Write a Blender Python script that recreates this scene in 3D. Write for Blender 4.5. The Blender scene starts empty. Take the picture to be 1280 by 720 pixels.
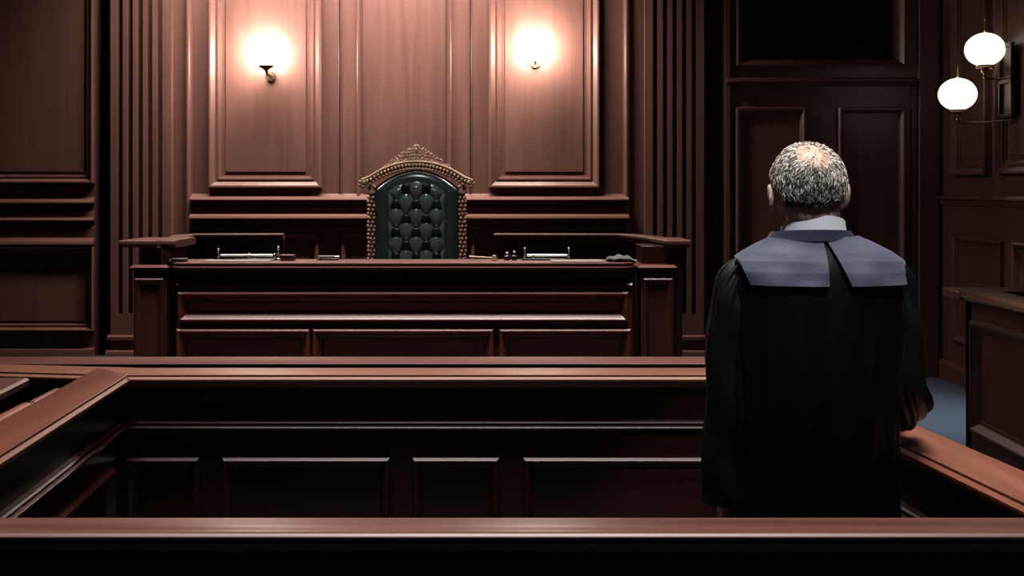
import bpy, math, random
from mathutils import Vector as V, Matrix
random.seed(7)
PI = math.pi
C = bpy.context.scene.collection
F = 1400.0; CX = 640.0; HY = 235.0; EYE = 1.62

def xat(px, d): return (px - CX) * d / F          # metres right of the camera axis, at distance d
def zat(py, d): return EYE - (py - HY) * d / F    # height above the floor, at distance d

# ------------------------------------------------------------------ materials
def new_mat(name):
    m = bpy.data.materials.new(name); m.use_nodes = True
    nt = m.node_tree
    return m, nt, nt.nodes['Principled BSDF']

def wood(name, c1, c2, grain='Z', rough=.36, fine=1.0, spec=.5, coat=0.0):
    m, nt, b = new_mat(name)
    N = nt.nodes; L = nt.links
    tc = N.new('ShaderNodeTexCoord'); mp = N.new('ShaderNodeMapping')
    s = [9.0, 9.0, 9.0]; s['XYZ'.index(grain)] = .55
    mp.inputs['Scale'].default_value = s
    L.new(tc.outputs['Object'], mp.inputs['Vector'])
    n1 = N.new('ShaderNodeTexNoise'); n1.inputs['Scale'].default_value = 1.6
    n1.inputs['Detail'].default_value = 5; n1.inputs['Distortion'].default_value = .6
    L.new(mp.outputs[0], n1.inputs['Vector'])
    mp2 = N.new('ShaderNodeMapping'); s2 = [70.0, 70.0, 70.0]; s2['XYZ'.index(grain)] = 1.6
    mp2.inputs['Scale'].default_value = s2
    L.new(tc.outputs['Object'], mp2.inputs['Vector'])
    n2 = N.new('ShaderNodeTexNoise'); n2.inputs['Scale'].default_value = 1.5; n2.inputs['Detail'].default_value = 3
    L.new(mp2.outputs[0], n2.inputs['Vector'])
    ad = N.new('ShaderNodeMath'); ad.operation = 'MULTIPLY_ADD'
    L.new(n2.outputs['Fac'], ad.inputs[0]); ad.inputs[1].default_value = .35 * fine
    L.new(n1.outputs['Fac'], ad.inputs[2])
    cr = N.new('ShaderNodeValToRGB')
    cr.color_ramp.elements[0].position = .48; cr.color_ramp.elements[0].color = (*c1, 1)
    cr.color_ramp.elements[1].position = .95; cr.color_ramp.elements[1].color = (*c2, 1)
    L.new(ad.outputs[0], cr.inputs['Fac']); L.new(cr.outputs['Color'], b.inputs['Base Color'])
    b.inputs['Roughness'].default_value = rough
    b.inputs['Specular IOR Level'].default_value = spec
    b.inputs['Coat Weight'].default_value = coat
    b.inputs['Coat Roughness'].default_value = .25
    bp = N.new('ShaderNodeBump'); bp.inputs['Strength'].default_value = .06; bp.inputs['Distance'].default_value = .0015
    L.new(n2.outputs['Fac'], bp.inputs['Height']); L.new(bp.outputs[0], b.inputs['Normal'])
    return m

def plain(name, col, rough=.5, metal=0., noise=0., nscale=30., spec=.5, emit=0., bump=0., sheen=0.):
    m, nt, b = new_mat(name)
    b.inputs['Base Color'].default_value = (*col, 1)
    b.inputs['Roughness'].default_value = rough; b.inputs['Metallic'].default_value = metal
    b.inputs['Specular IOR Level'].default_value = spec
    b.inputs['Sheen Weight'].default_value = sheen
    N = nt.nodes; L = nt.links
    n = N.new('ShaderNodeTexNoise'); n.inputs['Scale'].default_value = nscale; n.inputs['Detail'].default_value = 4
    tc = N.new('ShaderNodeTexCoord'); L.new(tc.outputs['Object'], n.inputs['Vector'])
    if noise:
        mx = N.new('ShaderNodeMix'); mx.data_type = 'RGBA'
        mx.inputs[6].default_value = (*[c * (1 - noise) for c in col], 1)
        mx.inputs[7].default_value = (*[min(1, c * (1 + noise)) for c in col], 1)
        L.new(n.outputs['Fac'], mx.inputs[0]); L.new(mx.outputs[2], b.inputs['Base Color'])
    if bump:
        bp = N.new('ShaderNodeBump'); bp.inputs['Strength'].default_value = bump; bp.inputs['Distance'].default_value = .003
        L.new(n.outputs['Fac'], bp.inputs['Height']); L.new(bp.outputs[0], b.inputs['Normal'])
    if emit:
        b.inputs['Emission Color'].default_value = (*col, 1); b.inputs['Emission Strength'].default_value = emit
    return m

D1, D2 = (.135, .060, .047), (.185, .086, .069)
WV = wood('mahogany_upright_grain', D1, D2, 'Z', .40)
WX = wood('mahogany_level_grain', D1, D2, 'X', .34)
WY = wood('mahogany_side_grain', D1, D2, 'Y', .34)
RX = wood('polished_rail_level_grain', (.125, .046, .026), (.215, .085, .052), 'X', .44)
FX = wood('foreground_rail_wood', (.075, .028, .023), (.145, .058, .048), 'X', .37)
RY = wood('polished_rail_side_grain', (.125, .043, .025), (.210, .078, .047), 'Y', .40)
BV = wood('bench_wood_upright', (.050, .014, .010), (.095, .027, .019), 'Z', .38)
LY = wood('dimmed_left_rail_side_grain', (.080, .024, .013), (.130, .040, .023), 'Y', .42)  # rail wood darkened in its colour for the weaker light on the left
BY = wood('jury_box_wood_side_grain', (.075, .024, .014), (.125, .042, .025), 'Y', .40)
CT = wood('satin_counter_wood', (.10, .036, .028), (.17, .065, .052), 'X', .55, spec=.4)
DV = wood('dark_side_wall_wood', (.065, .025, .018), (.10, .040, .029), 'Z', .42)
FV = wood('brightened_red_field', (.24, .062, .038), (.34, .095, .062), 'X', .42)  # redder panel fields, brightened in the colour in place of missing light
KX = wood('shaded_lacquer_wood_level', (.022, .0055, .0042), (.045, .012, .009), 'X', .30)  # wood colour darkened to hold the shade on upright faces
KY = wood('shaded_lacquer_wood_side', (.022, .0055, .0042), (.045, .012, .009), 'Y', .30)  # same built-in shade, grain running in depth
BX = wood('bench_wood_level', (.10, .024, .015), (.170, .043, .029), 'X', .30)
GOLD = plain('antique_gilding', (.62, .38, .26), .36, .40, .5, 60, bump=.4)
BRASS = plain('aged_brass', (.45, .30, .16), .3, 1., .2, 40)
SILVER = plain('worn_silver', (.65, .62, .58), .25, .9, .1, 40)
BRONZE = plain('dark_bronze', (.10, .06, .04), .4, .8, .2, 40)
LEATHER = plain('dark_green_leather', (.030, .045, .044), .26, 0, .3, 50, .6, bump=.15)
LEATHT = plain('highlit_tufted_leather', (.085, .118, .112), .26, 0, .35, 40, .8, bump=.15)  # leather lightened to stand in for highlights on the puffed tufts
BLACKL = plain('black_leather', (.006, .009, .009), .38, 0, .2, 60, .3)
FLOORM = plain('blue_grey_carpet', (.048, .058, .074), .9, 0, .25, 220, .1, bump=.6)
CEILM = plain('dark_plaster', (.03, .025, .025), .9, 0, .1, 10, .1)
DAISM = plain('dais_carpet', (.03, .02, .02), .9, 0, .2, 200, .1, bump=.5)
VOID = plain('night_glass', (.002, .002, .003), .25, 0, .1, 5, .15)
PAPER = plain('white_paper', (.24, .20, .185), .6, 0, .05, 60)
GPAPER = plain('grey_cloth', (.10, .105, .11), .8, 0, .3, 40, bump=.5)
INK = plain('black_glass', (.01, .01, .012), .12, 0, .1, 10)
SKIN = plain('skin', (.48, .33, .25), .5, 0, .18, 45, .4, bump=.1)
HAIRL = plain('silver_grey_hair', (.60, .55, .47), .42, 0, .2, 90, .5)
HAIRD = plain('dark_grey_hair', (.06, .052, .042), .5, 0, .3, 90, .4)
ROBE = plain('black_gown_cloth', (.0022, .0026, .0030), .45, 0, .3, 24, .16, bump=.25)
SATIN = plain('black_satin_sleeve', (.0028, .0044, .0048), .38, 0, .3, 24, .28, bump=.2)
YOKE = plain('slate_blue_cloth', (.041, .049, .078), .62, 0, .12, 160, .35, bump=.2, sheen=.1)
COLLARB = plain('dark_slate_cloth', (.030, .036, .055), .6, 0, .2, 120, .3)
COTTON = plain('white_cotton', (.93, .93, .94), .7, 0, .03, 90, .3)
TROUS = plain('charcoal_cloth', (.012, .012, .014), .8, 0, .2, 90, .2)
SHOE = plain('black_shoe_leather', (.01, .01, .01), .25, 0, .1, 30)
EYEW = plain('eye_white', (.7, .68, .65), .2)
EYEB = plain('eye_iris', (.05, .04, .03), .2)
LAMPHOT = plain('lit_opal_glass', (1, .89, .76), .4, emit=80)
LAMPCOOL = plain('glowing_opal_globe', (1, .93, .84), .4, emit=1.15)

# ------------------------------------------------------------------ mesh builder
class MB:
    def __init__(s): s.v = []; s.f = []; s.mi = []; s.cur = 0
    def add(s, vs, fs):
        o = len(s.v); s.v += [V(p) for p in vs]
        for f in fs: s.f.append([i + o for i in f]); s.mi.append(s.cur)
        return s
    def box(s, x0, x1, y0, y1, z0, z1):
        x0, x1 = sorted((x0, x1)); y0, y1 = sorted((y0, y1)); z0, z1 = sorted((z0, z1))
        vs = [(x0, y0, z0), (x1, y0, z0), (x1, y1, z0), (x0, y1, z0), (x0, y0, z1), (x1, y0, z1), (x1, y1, z1), (x0, y1, z1)]
        return s.add(vs, [(0, 3, 2, 1), (4, 5, 6, 7), (0, 1, 5, 4), (1, 2, 6, 5), (2, 3, 7, 6), (3, 0, 4, 7)])
    def loft(s, rings, close=True, caps=True):
        n = len(rings[0]); o = []; vs = []; fs = []
        for r in rings: vs += list(r)
        for i in range(len(rings) - 1):
            for j in range(n if close else n - 1):
                k = (j + 1) % n
                fs.append((i * n + j, i * n + k, (i + 1) * n + k, (i + 1) * n + j))
        if caps:
            fs.append(tuple(reversed(range(n)))); b = (len(rings) - 1) * n
            fs.append(tuple(range(b, b + n)))
        return s.add(vs, fs)
    def prism(s, sec, fr, a, b):
        """section points (u,v) swept from a to b; fr(u,v,t) gives the world point"""
        return s.loft([[fr(u, v, a) for u, v in sec], [fr(u, v, b) for u, v in sec]])
    def tube(s, pts, rad, n=8, sq=1.0, caps=True, up=None):
        pts = [V(p) for p in pts]
        if not hasattr(rad, '__len__'): rad = [rad] * len(pts)
        rings = []; pn = None
        for i, p in enumerate(pts):
            t = (pts[min(i + 1, len(pts) - 1)] - pts[max(i - 1, 0)]).normalized()
            if pn is None:
                a = V(up) if up else (V((0, 0, 1)) if abs(t.z) < .9 else V((0, 1, 0)))
                pn = (a - t * a.dot(t)).normalized()
            else: pn = (pn - t * pn.dot(t)).normalized()
            q = t.cross(pn)
            rings.append([p + (pn * math.cos(2 * PI * k / n) * sq + q * math.sin(2 * PI * k / n)) * rad[i] for k in range(n)])
        return s.loft(rings, caps=caps)
    def capsule(s, pts, rad, n=12, sq=1.0, up=None):
        pts = [V(p) for p in pts]; rad = list(rad)
        d0 = (pts[0] - pts[1]).normalized(); d1 = (pts[-1] - pts[-2]).normalized()
        P = []; R = []
        for a in (85, 60, 30): P.append(pts[0] + d0 * rad[0] * math.sin(math.radians(a))); R.append(rad[0] * math.cos(math.radians(a)))
        P += pts; R += rad
        for a in (30, 60, 85): P.append(pts[-1] + d1 * rad[-1] * math.sin(math.radians(a))); R.append(rad[-1] * math.cos(math.radians(a)))
        return s.tube(P, R, n, sq, up=up)
    def ell(s, c, r, nu=20, nv=12, M=None, keep=None):
        c = V(c); vs = []; fs = []
        if not hasattr(r, '__len__'): r = (r, r, r)
        for i in range(nv + 1):
            th = PI * i / nv
            for j in range(nu):
                ph = 2 * PI * j / nu
                p = V((r[0] * math.sin(th) * math.cos(ph), r[1] * math.sin(th) * math.sin(ph), r[2] * math.cos(th)))
                if M: p = M @ p
                vs.append(c + p)
        for i in range(nv):
            for j in range(nu):
                k = (j + 1) % nu
                if i == 0: f = (0, (i + 1) * nu + j, (i + 1) * nu + k)
                elif i == nv - 1: f = (i * nu + j, (i + 1) * nu, i * nu + k)
                else: f = (i * nu + j, (i + 1) * nu + j, (i + 1) * nu + k, i * nu + k)
                if keep is None or keep(sum((vs[q] for q in f), V()) / len(f)): fs.append(f)
        # weld poles
        used = sorted({q for f in fs for q in f}); mp = {q: n for n, q in enumerate(used)}
        return s.add([vs[q] for q in used], [tuple(mp[q] for q in f) for f in fs])
    def lathe(s, prof, c, axis='Z', n=24):
        c = V(c); rings = []
        for r, h in prof:
            ring = []
            for k in range(n):
                a = 2 * PI * k / n; x, y = r * math.cos(a), r * math.sin(a)
                ring.append(c + (V((x, y, h)) if axis == 'Z' else V((x, h, y)) if axis == 'Y' else V((h, x, y))))
            rings.append(ring)
        return s.loft(rings)
    def torus(s, c, R, r, M=None, n=20, m=8, a0=0, a1=2 * PI):
        pts = []
        for i in range(n + 1):
            a = a0 + (a1 - a0) * i / n
            p = V((R * math.cos(a), 0, R * math.sin(a)))
            if M: p = M @ p
            pts.append(V(c) + p)
        return s.tube(pts, r, m)
    def frame(s, O, Rt, Up, Nn, w, h, prof, field=None):
        """moulding profile (inset, projection) run mitred round a w x h rectangle; O its lower left corner"""
        O, Rt, Up, Nn = V(O), V(Rt), V(Up), V(Nn)
        rings = []
        for u, d in prof:
            rings.append([O + Rt * x + Up * z + Nn * d for x, z in ((u, u), (w - u, u), (w - u, h - u), (u, h - u))])
        s.loft(rings, caps=False)
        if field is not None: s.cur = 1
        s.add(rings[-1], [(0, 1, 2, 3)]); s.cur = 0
        return s
    def build(s, name, mat, parent=None, bev=0, ang=35, smooth=True, org=None, sub=0):
        me = bpy.data.meshes.new(name)
        if parent is not None: off = V(parent.get('_o', (0, 0, 0)))
        elif org is not None: off = V(org)
        else:
            lo = [min(p[i] for p in s.v) for i in range(3)]; hi = [max(p[i] for p in s.v) for i in range(3)]
            off = V(((lo[0] + hi[0]) / 2, (lo[1] + hi[1]) / 2, lo[2]))
        me.from_pydata([tuple(p - off) for p in s.v], [], s.f)
        import bmesh
        bm = bmesh.new(); bm.from_mesh(me)
        bmesh.ops.remove_doubles(bm, verts=bm.verts, dist=1e-6)
        bmesh.ops.recalc_face_normals(bm, faces=bm.faces)
        bm.to_mesh(me); bm.free()
        for m in (mat if isinstance(mat, (list, tuple)) else [mat]): me.materials.append(m)
        if any(s.mi) and len(me.polygons) == len(s.mi):
            for p, i in zip(me.polygons, s.mi): p.material_index = i
        o = bpy.data.objects.new(name, me); C.objects.link(o)
        if parent is not None: o.parent = parent; o['_o'] = parent.get('_o', (0, 0, 0))
        else: o.location = off; o['_o'] = tuple(off)
        if smooth:
            for p in me.polygons: p.use_smooth = True
            me.set_sharp_from_angle(angle=math.radians(ang))
        if bev:
            b = o.modifiers.new('bevel', 'BEVEL'); b.width = bev; b.segments = 2; b.limit_method = 'ANGLE'
            b.angle_limit = math.radians(40); b.harden_normals = False
        if sub:
            b = o.modifiers.new('sub', 'SUBSURF'); b.levels = sub; b.render_levels = sub
        return o

def thing(name, label, cat, loc, group=None):
    o = bpy.data.objects.new(name, None); C.objects.link(o); o.location = loc
    o['_o'] = tuple(loc); o['label'] = label; o['category'] = cat
    o.empty_display_size = .1
    if group: o['group'] = group
    return o
def tag(o, label, cat, group=None):
    o['label'] = label; o['category'] = cat
    if group: o['group'] = group
    return o
def struct(o): o['kind'] = 'structure'; return o

# ------------------------------------------------------------------ room shell
YB = 9.65                                   # back wall face
XR = 3.69; XL = -6.2; CEIL = 4.6; YN = -3.0
def bx(px): return xat(px, YB)
def bz(py): return zat(py, YB)

struct(MB().box(XL - .3, XR + .3, YN - .3, YB + .6, -.1, 0).build('floor', FLOORM, smooth=False))
struct(MB().box(XL - .3, XR + .3, YN - .3, YB + .6, CEIL, CEIL + .1).build('ceiling', CEILM, smooth=False))
struct(MB().box(XL - .2, XL, YN, YB, 0, CEIL).build('wall_left', WV, smooth=False))
struct(MB().box(XL, XR, YN - .2, YN, 0, CEIL).build('wall_near', WV, smooth=False))

w = MB()
OX0, OX1, OZ0, OZ1 = bx(926), bx(1124), bz(76), 3.55        # dark opening in the right bay
w.box(XL, bx(120), YB, YB + .4, 0, CEIL)
w.box(bx(120), bx(138), YB + .36, YB + .4, 0, CEIL)
w.box(bx(138), bx(884), YB, YB + .4, 0, CEIL)
w.box(bx(884), bx(903), YB + .22, YB + .4, 0, CEIL)
w.box(bx(903), OX0, YB, YB + .4, 0, CEIL)
w.box(OX1, XR + .2, YB, YB + .4, 0, CEIL)
w.box(OX0, OX1, YB, YB + .4, 0, OZ0)
w.box(OX0, OX1, YB, YB + .4, OZ1, CEIL)
wall = struct(w.build('wall_back', WV, smooth=False, org=(0, YB, 0)))

RT, UP, NB = (1, 0, 0), (0, 0, 1), (0, -1, 0)
BIG = [(0, 0), (0, .050), (.008, .060), (.022, .058), (.055, .022), (.066, .020), (.070, .028), (.084, .028), (.090, .012), (.100, .010),
       (.104, -.002), (.138, -.002), (.141, .008), (.150, .008)]
def bframe(x0, x1, y0, y1, prof=BIG, name='panel_moulding', mat=WV, sx=1.0):
    """a moulded panel on the back wall between photograph columns x0..x1 and rows y0 (top)..y1 (bottom)"""
    X0, X1, Z0 = bx(x0), bx(x1), bz(y1); Z1 = bz(y0) if y0 is not None else 4.3
    prof = [(u * sx, d) for u, d in prof]
    return MB().frame((X0, YB - .0005, Z0), RT, UP, NB, X1 - X0, Z1 - Z0, prof).build(name, mat, wall, ang=25)
# upper panels
bframe(-14, 119, None, 229, sx=.72)
bframe(-160, -26, None, 229, sx=.72)
bframe(-310, -172, None, 229, sx=.72)
bframe(262, 403, None, 235)
bframe(611, 749, None, 235)
# centre panel: shallower, framed by narrow grooves
CP = [(0, 0), (.004, .030), (.012, .036), (.028, .034), (.036, .004), (.052, .0), (.054, .012), (.066, .014)]
bframe(446, 565, None, 262, CP)
# stile joints either side of the centre panel
def fz(u, v, t): return V((u, YB - v, t))
for px in (425, 588):
    MB().prism([(bx(px) - .011, -.01), (bx(px) - .011, .010), (bx(px) - .005, .013), (bx(px) - .003, .0), (bx(px) + .003, .0), (bx(px) + .005, .013), (bx(px) + .011, .010), (bx(px) + .011, -.01)], fz, bz(243), CEIL).build('stile_joint', WV, wall)
# half round beads beside the pilasters
for px in (236, 783):
    c = bx(px)
    sec = [(c - .034, -.01), (c - .034, .012), (c - .028, .014)] + [(c + .026 * math.cos(a), .014 + .034 * math.sin(a)) for a in [PI - PI * k / 10 for k in range(11)]] + [(c + .028, .014), (c + .034, .012), (c + .034, -.01)]
    MB().prism(sec, fz, 0.2, CEIL).build('round_bead', WV, wall, ang=50)

# fluted pilasters
def pilaster(x0, x1, centres, gw, name='fluted_pilaster'):
    proj = .075; gd = .075; X0, X1 = xat(x0, YB - proj), xat(x1, YB - proj)
    sec = [(X0, -.01), (X0, proj)]
    for cpx in centres:
        c = xat(cpx, YB - proj); h = gw / 2
        sec += [(c - h, proj)] + [(c - h * math.copysign(abs(math.cos(a)) ** .5, math.cos(a)), proj - gd * math.sin(a) ** .7) for a in [PI * k / 8 for k in range(1, 8)]] + [(c + h, proj)]
    sec += [(X1, proj), (X1, -.01)]
    p = MB().prism(sec, fz, bz(391), CEIL).build(name, WV, wall, ang=40)
    m = MB().box(X0, X1, YB - proj, YB + .01, .2, bz(391))
    def fx(u, v, t): return V((t, YB - v, u))
    m.prism([(bz(417), proj - .01), (bz(419), proj + .03), (bz(423), proj + .03), (bz(426), proj - .01)], fx, X0 - .02, X1 + .02)
    m.prism([(bz(435), proj - .01), (bz(437), proj + .045), (bz(441), proj + .05), (.2, proj + .05), (.2, proj - .01)], fx, X0 - .03, X1 + .03)
    m.build('pilaster_base', WV, wall, ang=25)
    return p
pilaster(138, 214, [150, 162.5, 175, 187, 199.5], .046)
pilaster(806, 880, [819, 831.5, 843.5, 855.5, 867.5], .040)

# horizontal bands of the centre bay, x 240..785
def bandx(x0, x1, rows, name='moulded_band'):
    """rows: (photograph row, projection) from the top down"""
    def fx(u, v, t): return V((t, YB - v, u))
    sec = [(bz(rows[0][0]), -.01)] + [(bz(y), d) for y, d in rows] + [(bz(rows[-1][0]), -.01)]
    return MB().prism(sec, fx, bx(x0), bx(x1)).build(name, WX, wall, ang=25)
bandx(240, 785, [(242, .002), (244, .020), (248, .075), (249.5, .080), (250.5, .075), (251, .0)])
bandx(240, 785, [(258, .002), (259, .030), (266, .036), (270, .085), (272.5, .090), (273, .0)])
bandx(240, 785, [(282, .002), (283, .020), (290, .022)])
LOWP = [(0, 0), (0, .030), (.010, .040), (.03, .030), (.045, .008), (.055, .006), (.06, -.002), (.08, -.002), (.086, .008), (.1, .008)]
bframe(262, 399, 291, 440, LOWP)
bframe(427, 594, 291, 440, LOWP)
bframe(622, 770, 291, 440, LOWP)
# bands and lower panels of the left bay
for a, b in ((-300, 119),):
    bandx(a, b, [(246, .002), (248, .02), (252, .06), (253.5, .062), (254, .0)])
    bandx(a, b, [(264, .002), (265, .022), (271, .028), (275, .055), (276, .0)])
    bandx(a, b, [(284, .002), (285, .018), (297, .02), (302, .065), (305, .070), (306, .0)])
    bandx(a, b, [(434, .002), (436, .05), (440, .055), (470, .055)], 'base_moulding')
bframe(-26, 119, 308, 413, BIG, sx=.6)
bframe(-180, -36, 308, 413, BIG, sx=.6)
bandx(240, 785, [(440, .002), (442, .05), (450, .055), (470, .055)], 'base_moulding')

# right bay: dark opening over a ledge, two tall panels below
RB = [(0, 0), (0, .030), (.010, .042), (.025, .040), (.050, .010), (.058, -.010), (.080, -.012)]
gl = MB().box(OX0 - .02, OX1 + .02, YB + .20, YB + .22, OZ0 - .02, OZ1 + .02)
win = struct(MB().loft([[V((x, y, z)) for x, z in ((a, c), (b, c), (b, d), (a, d))] for (a, b, c, d, y) in
    [(OX0 - .045, OX1 + .045, OZ0 - .05, OZ1 + .05, YB), (OX0 - .045, OX1 + .045, OZ0 - .05, OZ1 + .05, YB - .035),
     (OX0 - .030, OX1 + .030, OZ0 - .036, OZ1 + .036, YB - .045), (OX0 - .008, OX1 + .008, OZ0 - .012, OZ1 + .012, YB - .012), (OX0 + .01, OX1 - .01, OZ0 + .01, OZ1 - .01, YB + .0), (OX0 + .01, OX1 - .01, OZ0 + .01, OZ1 - .01, YB + .2)]], caps=False).build('window_1', WV, org=(0, YB, OZ0)))
gl.build('window_pane', VOID, win, smooth=False)
bandx(907, 1144, [(97, .002), (98.5, .050), (100, .085), (103, .088), (104, .06), (107, .035), (108, .0)], 'door_head_ledge')
bframe(919, 1007, 134, 432, RB)
bframe(1047, 1131, 134, 432, RB)
bandx(903, 1175, [(440, .002), (442, .045), (446, .05), (470, .05)], 'base_moulding')
MB().box(bx(1146), bx(1170), YB - .06, YB + .01, 0, CEIL).build('corner_stile', WV, wall, bev=.006)
MB().box(bx(905), bx(912), YB - .04, YB + .01, bz(440), CEIL).build('edge_stile', WV, wall, bev=.006)
MB().box(bx(1138), bx(1144), YB - .03, YB + .01, bz(440), bz(109)).build('edge_stile', WV, wall, bev=.006)

# right wall with its own panelling
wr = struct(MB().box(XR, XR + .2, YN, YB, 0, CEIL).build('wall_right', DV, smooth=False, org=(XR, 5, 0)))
SN, SR = (-1, 0, 0), (0, -1, 0)
def yr(px): return XR * F / (px - CX)
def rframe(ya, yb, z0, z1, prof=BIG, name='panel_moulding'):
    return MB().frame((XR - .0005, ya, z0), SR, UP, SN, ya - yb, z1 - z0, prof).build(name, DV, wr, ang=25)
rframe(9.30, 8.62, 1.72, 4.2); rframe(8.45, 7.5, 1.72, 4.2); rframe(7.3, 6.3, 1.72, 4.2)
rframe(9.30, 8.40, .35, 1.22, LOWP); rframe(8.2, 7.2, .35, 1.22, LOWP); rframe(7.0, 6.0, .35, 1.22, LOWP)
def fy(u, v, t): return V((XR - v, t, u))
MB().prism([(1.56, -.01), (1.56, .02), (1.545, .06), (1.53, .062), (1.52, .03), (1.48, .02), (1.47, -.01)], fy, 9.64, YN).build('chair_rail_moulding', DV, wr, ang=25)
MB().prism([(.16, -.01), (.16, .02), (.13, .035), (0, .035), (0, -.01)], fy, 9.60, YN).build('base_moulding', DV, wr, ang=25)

# dais under the judge's bench
dais = tag(MB().box(-3.9, 1.95, 6.55, YB - .13, 0, .20).build('dais', DAISM, bev=.01), 'low carpeted dais carrying the judge\'s bench against the back wall', 'platform')

# ------------------------------------------------------------------ judge's bench
YF = 7.0
def fxp(px): return xat(px, YF)
def fzp(py): return zat(py, YF)
bench = thing('judge_bench', "long panelled mahogany judge's bench in front of the high-backed chair", 'bench', (-.69, 7.4, .2))
XA, XB_ = fxp(222), fxp(790)
# carcass
m = MB().box(XA - .03, XB_ + .03, YF + .06, YF + .26, .2, fzp(336)); m.build('carcass', BV, bench, bev=.004)
# counter with rounded ends and a two-step nosing
def slab(x0, x1, y0, y1, r, z, grow=0):
    pts = []
    for cx, cy, a0 in ((x0 + r, y0 + r, PI), (x1 - r, y0 + r, 1.5 * PI)):
        for k in range(9):
            a = a0 + .5 * PI * k / 8; pts.append(V((cx + (r + grow) * math.cos(a), cy + (r + grow) * math.sin(a), z)))
    pts += [V((x1 + grow, y1, z)), V((x0 - grow, y1, z))]
    return pts
cx0, cx1 = fxp(210), fxp(796)
zt = fzp(327.5)
m = MB().loft([slab(cx0, cx1, YF - .065, YF + .28, .12, z, g) for z, g in
     ((zt - .052, -.035), (zt - .040, -.006), (zt - .030, 0), (zt - .026, -.002), (zt - .022, -.016), (zt - .014, -.016), (zt - .010, -.004), (zt - .004, -.004), (zt, -.010))])
m.build('counter_top', CT, bench, ang=30)
def fbx(u, v, t): return V((t, YF - v, u))
# frieze line below the counter
MB().prism([(fzp(354), -.08), (fzp(354), .008), (fzp(356), .018), (fzp(358), .005), (fzp(358), -.08)], fbx, XA, XB_).build('frieze_moulding', BX, bench, ang=25)
MB().box(XA, XB_, YF, YF + .07, .2, fzp(356)).build('front_board', BX, bench, bev=.003)
BFR = [(0, 0), (0, .030), (.010, .042), (.018, .042), (.046, .012), (.055, .010), (.058, .0), (.07, .0)]
def benchframe(x0, x1, y0, y1, prof=BFR):
    X0, X1, Z0, Z1 = fxp(x0), fxp(x1), fzp(y1), fzp(y0)
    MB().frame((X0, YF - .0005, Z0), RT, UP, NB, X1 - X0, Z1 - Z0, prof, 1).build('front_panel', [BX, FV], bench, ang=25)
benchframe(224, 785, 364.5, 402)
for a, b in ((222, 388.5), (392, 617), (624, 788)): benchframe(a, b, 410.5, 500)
MB().prism([(.2, -.01), (.2, .04), (.32, .04), (.34, .02), (.34, -.01)], fbx, XA - .02, XB_ + .02).build('plinth', BX, bench, ang=25)
# pedestals at both ends
zl_ = fzp(300.5)
for x0, x1, o0, o1 in ((166, 211, 148, 222), (799, 844, 833, 863)):
    yp = YF - .02
    X0, X1 = fxp(x0) + .01, fxp(x1) - .01
    m = MB().box(X0, X1, yp, YF + .5, .2, fzp(335))
    m.build('end_pedestal', BV, bench, bev=.004)
    MB().box(X0 + .015, X1 - .015, YF + .09, YF + .44, fzp(335) + .002, zl_ - .04).build('upper_block', KX, bench, bev=.003)  # near-black colour stands in for shade below the wing top
    MB().frame((X0 + .012, yp - .0005, .36), RT, UP, NB, X1 - X0 - .024, fzp(347.5) - .36, [(0, 0), (0, .014), (.006, .020), (.018, .018), (.034, .004), (.04, 0), (.05, 0)]).build('pedestal_panel', BV, bench, ang=25)
    MB().loft([[V((a, b, z)) for a, b in ((X0 - g, yp - g), (X1 + g, yp - g), (X1 + g, YF + .5), (X0 - g, YF + .5))] for z, g in
               ((fzp(337.5), 0), (fzp(335.5), .018), (fzp(334), .020), (fzp(331), .0))]).build('pedestal_cap', BX, bench, ang=25)
# raised ledges: wing, sweep back, inner run
def ledge(line, zt, wdt, th=.028):
    """a board with its front edge along the plan line, wdt deep"""
    P = [V((x, y, 0)) for x, y in line]; rings = []
    for i, p in enumerate(P):
        t = (P[min(i + 1, len(P) - 1)] - P[max(0, i - 1)]).normalized(); n = V((-t.y, t.x, 0))
        rings.append([p + n * u + V((0, 0, zt + dz)) for u, dz in ((.03, -th - .02), (.012, -th), (0, -th * .7), (0, -.006), (.008, 0), (wdt, 0), (wdt, -th - .02))])
    return MB().loft(rings)
def curve_line(side):
    if side < 0: b, c, d = (fxp(221), YF + .01), (xat(243, 7.95), 7.94), (xat(353, 7.98), 7.98)
    else: b, c, d = (fxp(834), YF + .01), (xat(772, 7.95), 7.94), (xat(617, 7.98), 7.98)
    pts = [b]
    for k in range(1, 12):
        t = k / 12; pts.append((b[0] + (c[0] - b[0]) * t, b[1] + (c[1] - b[1]) * (1 - (1 - t) ** 1.8) if side > 0 else b[1] + (c[1] - b[1]) * t))
    pts += [c, d]; return pts
zl = fzp(300.5)
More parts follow.
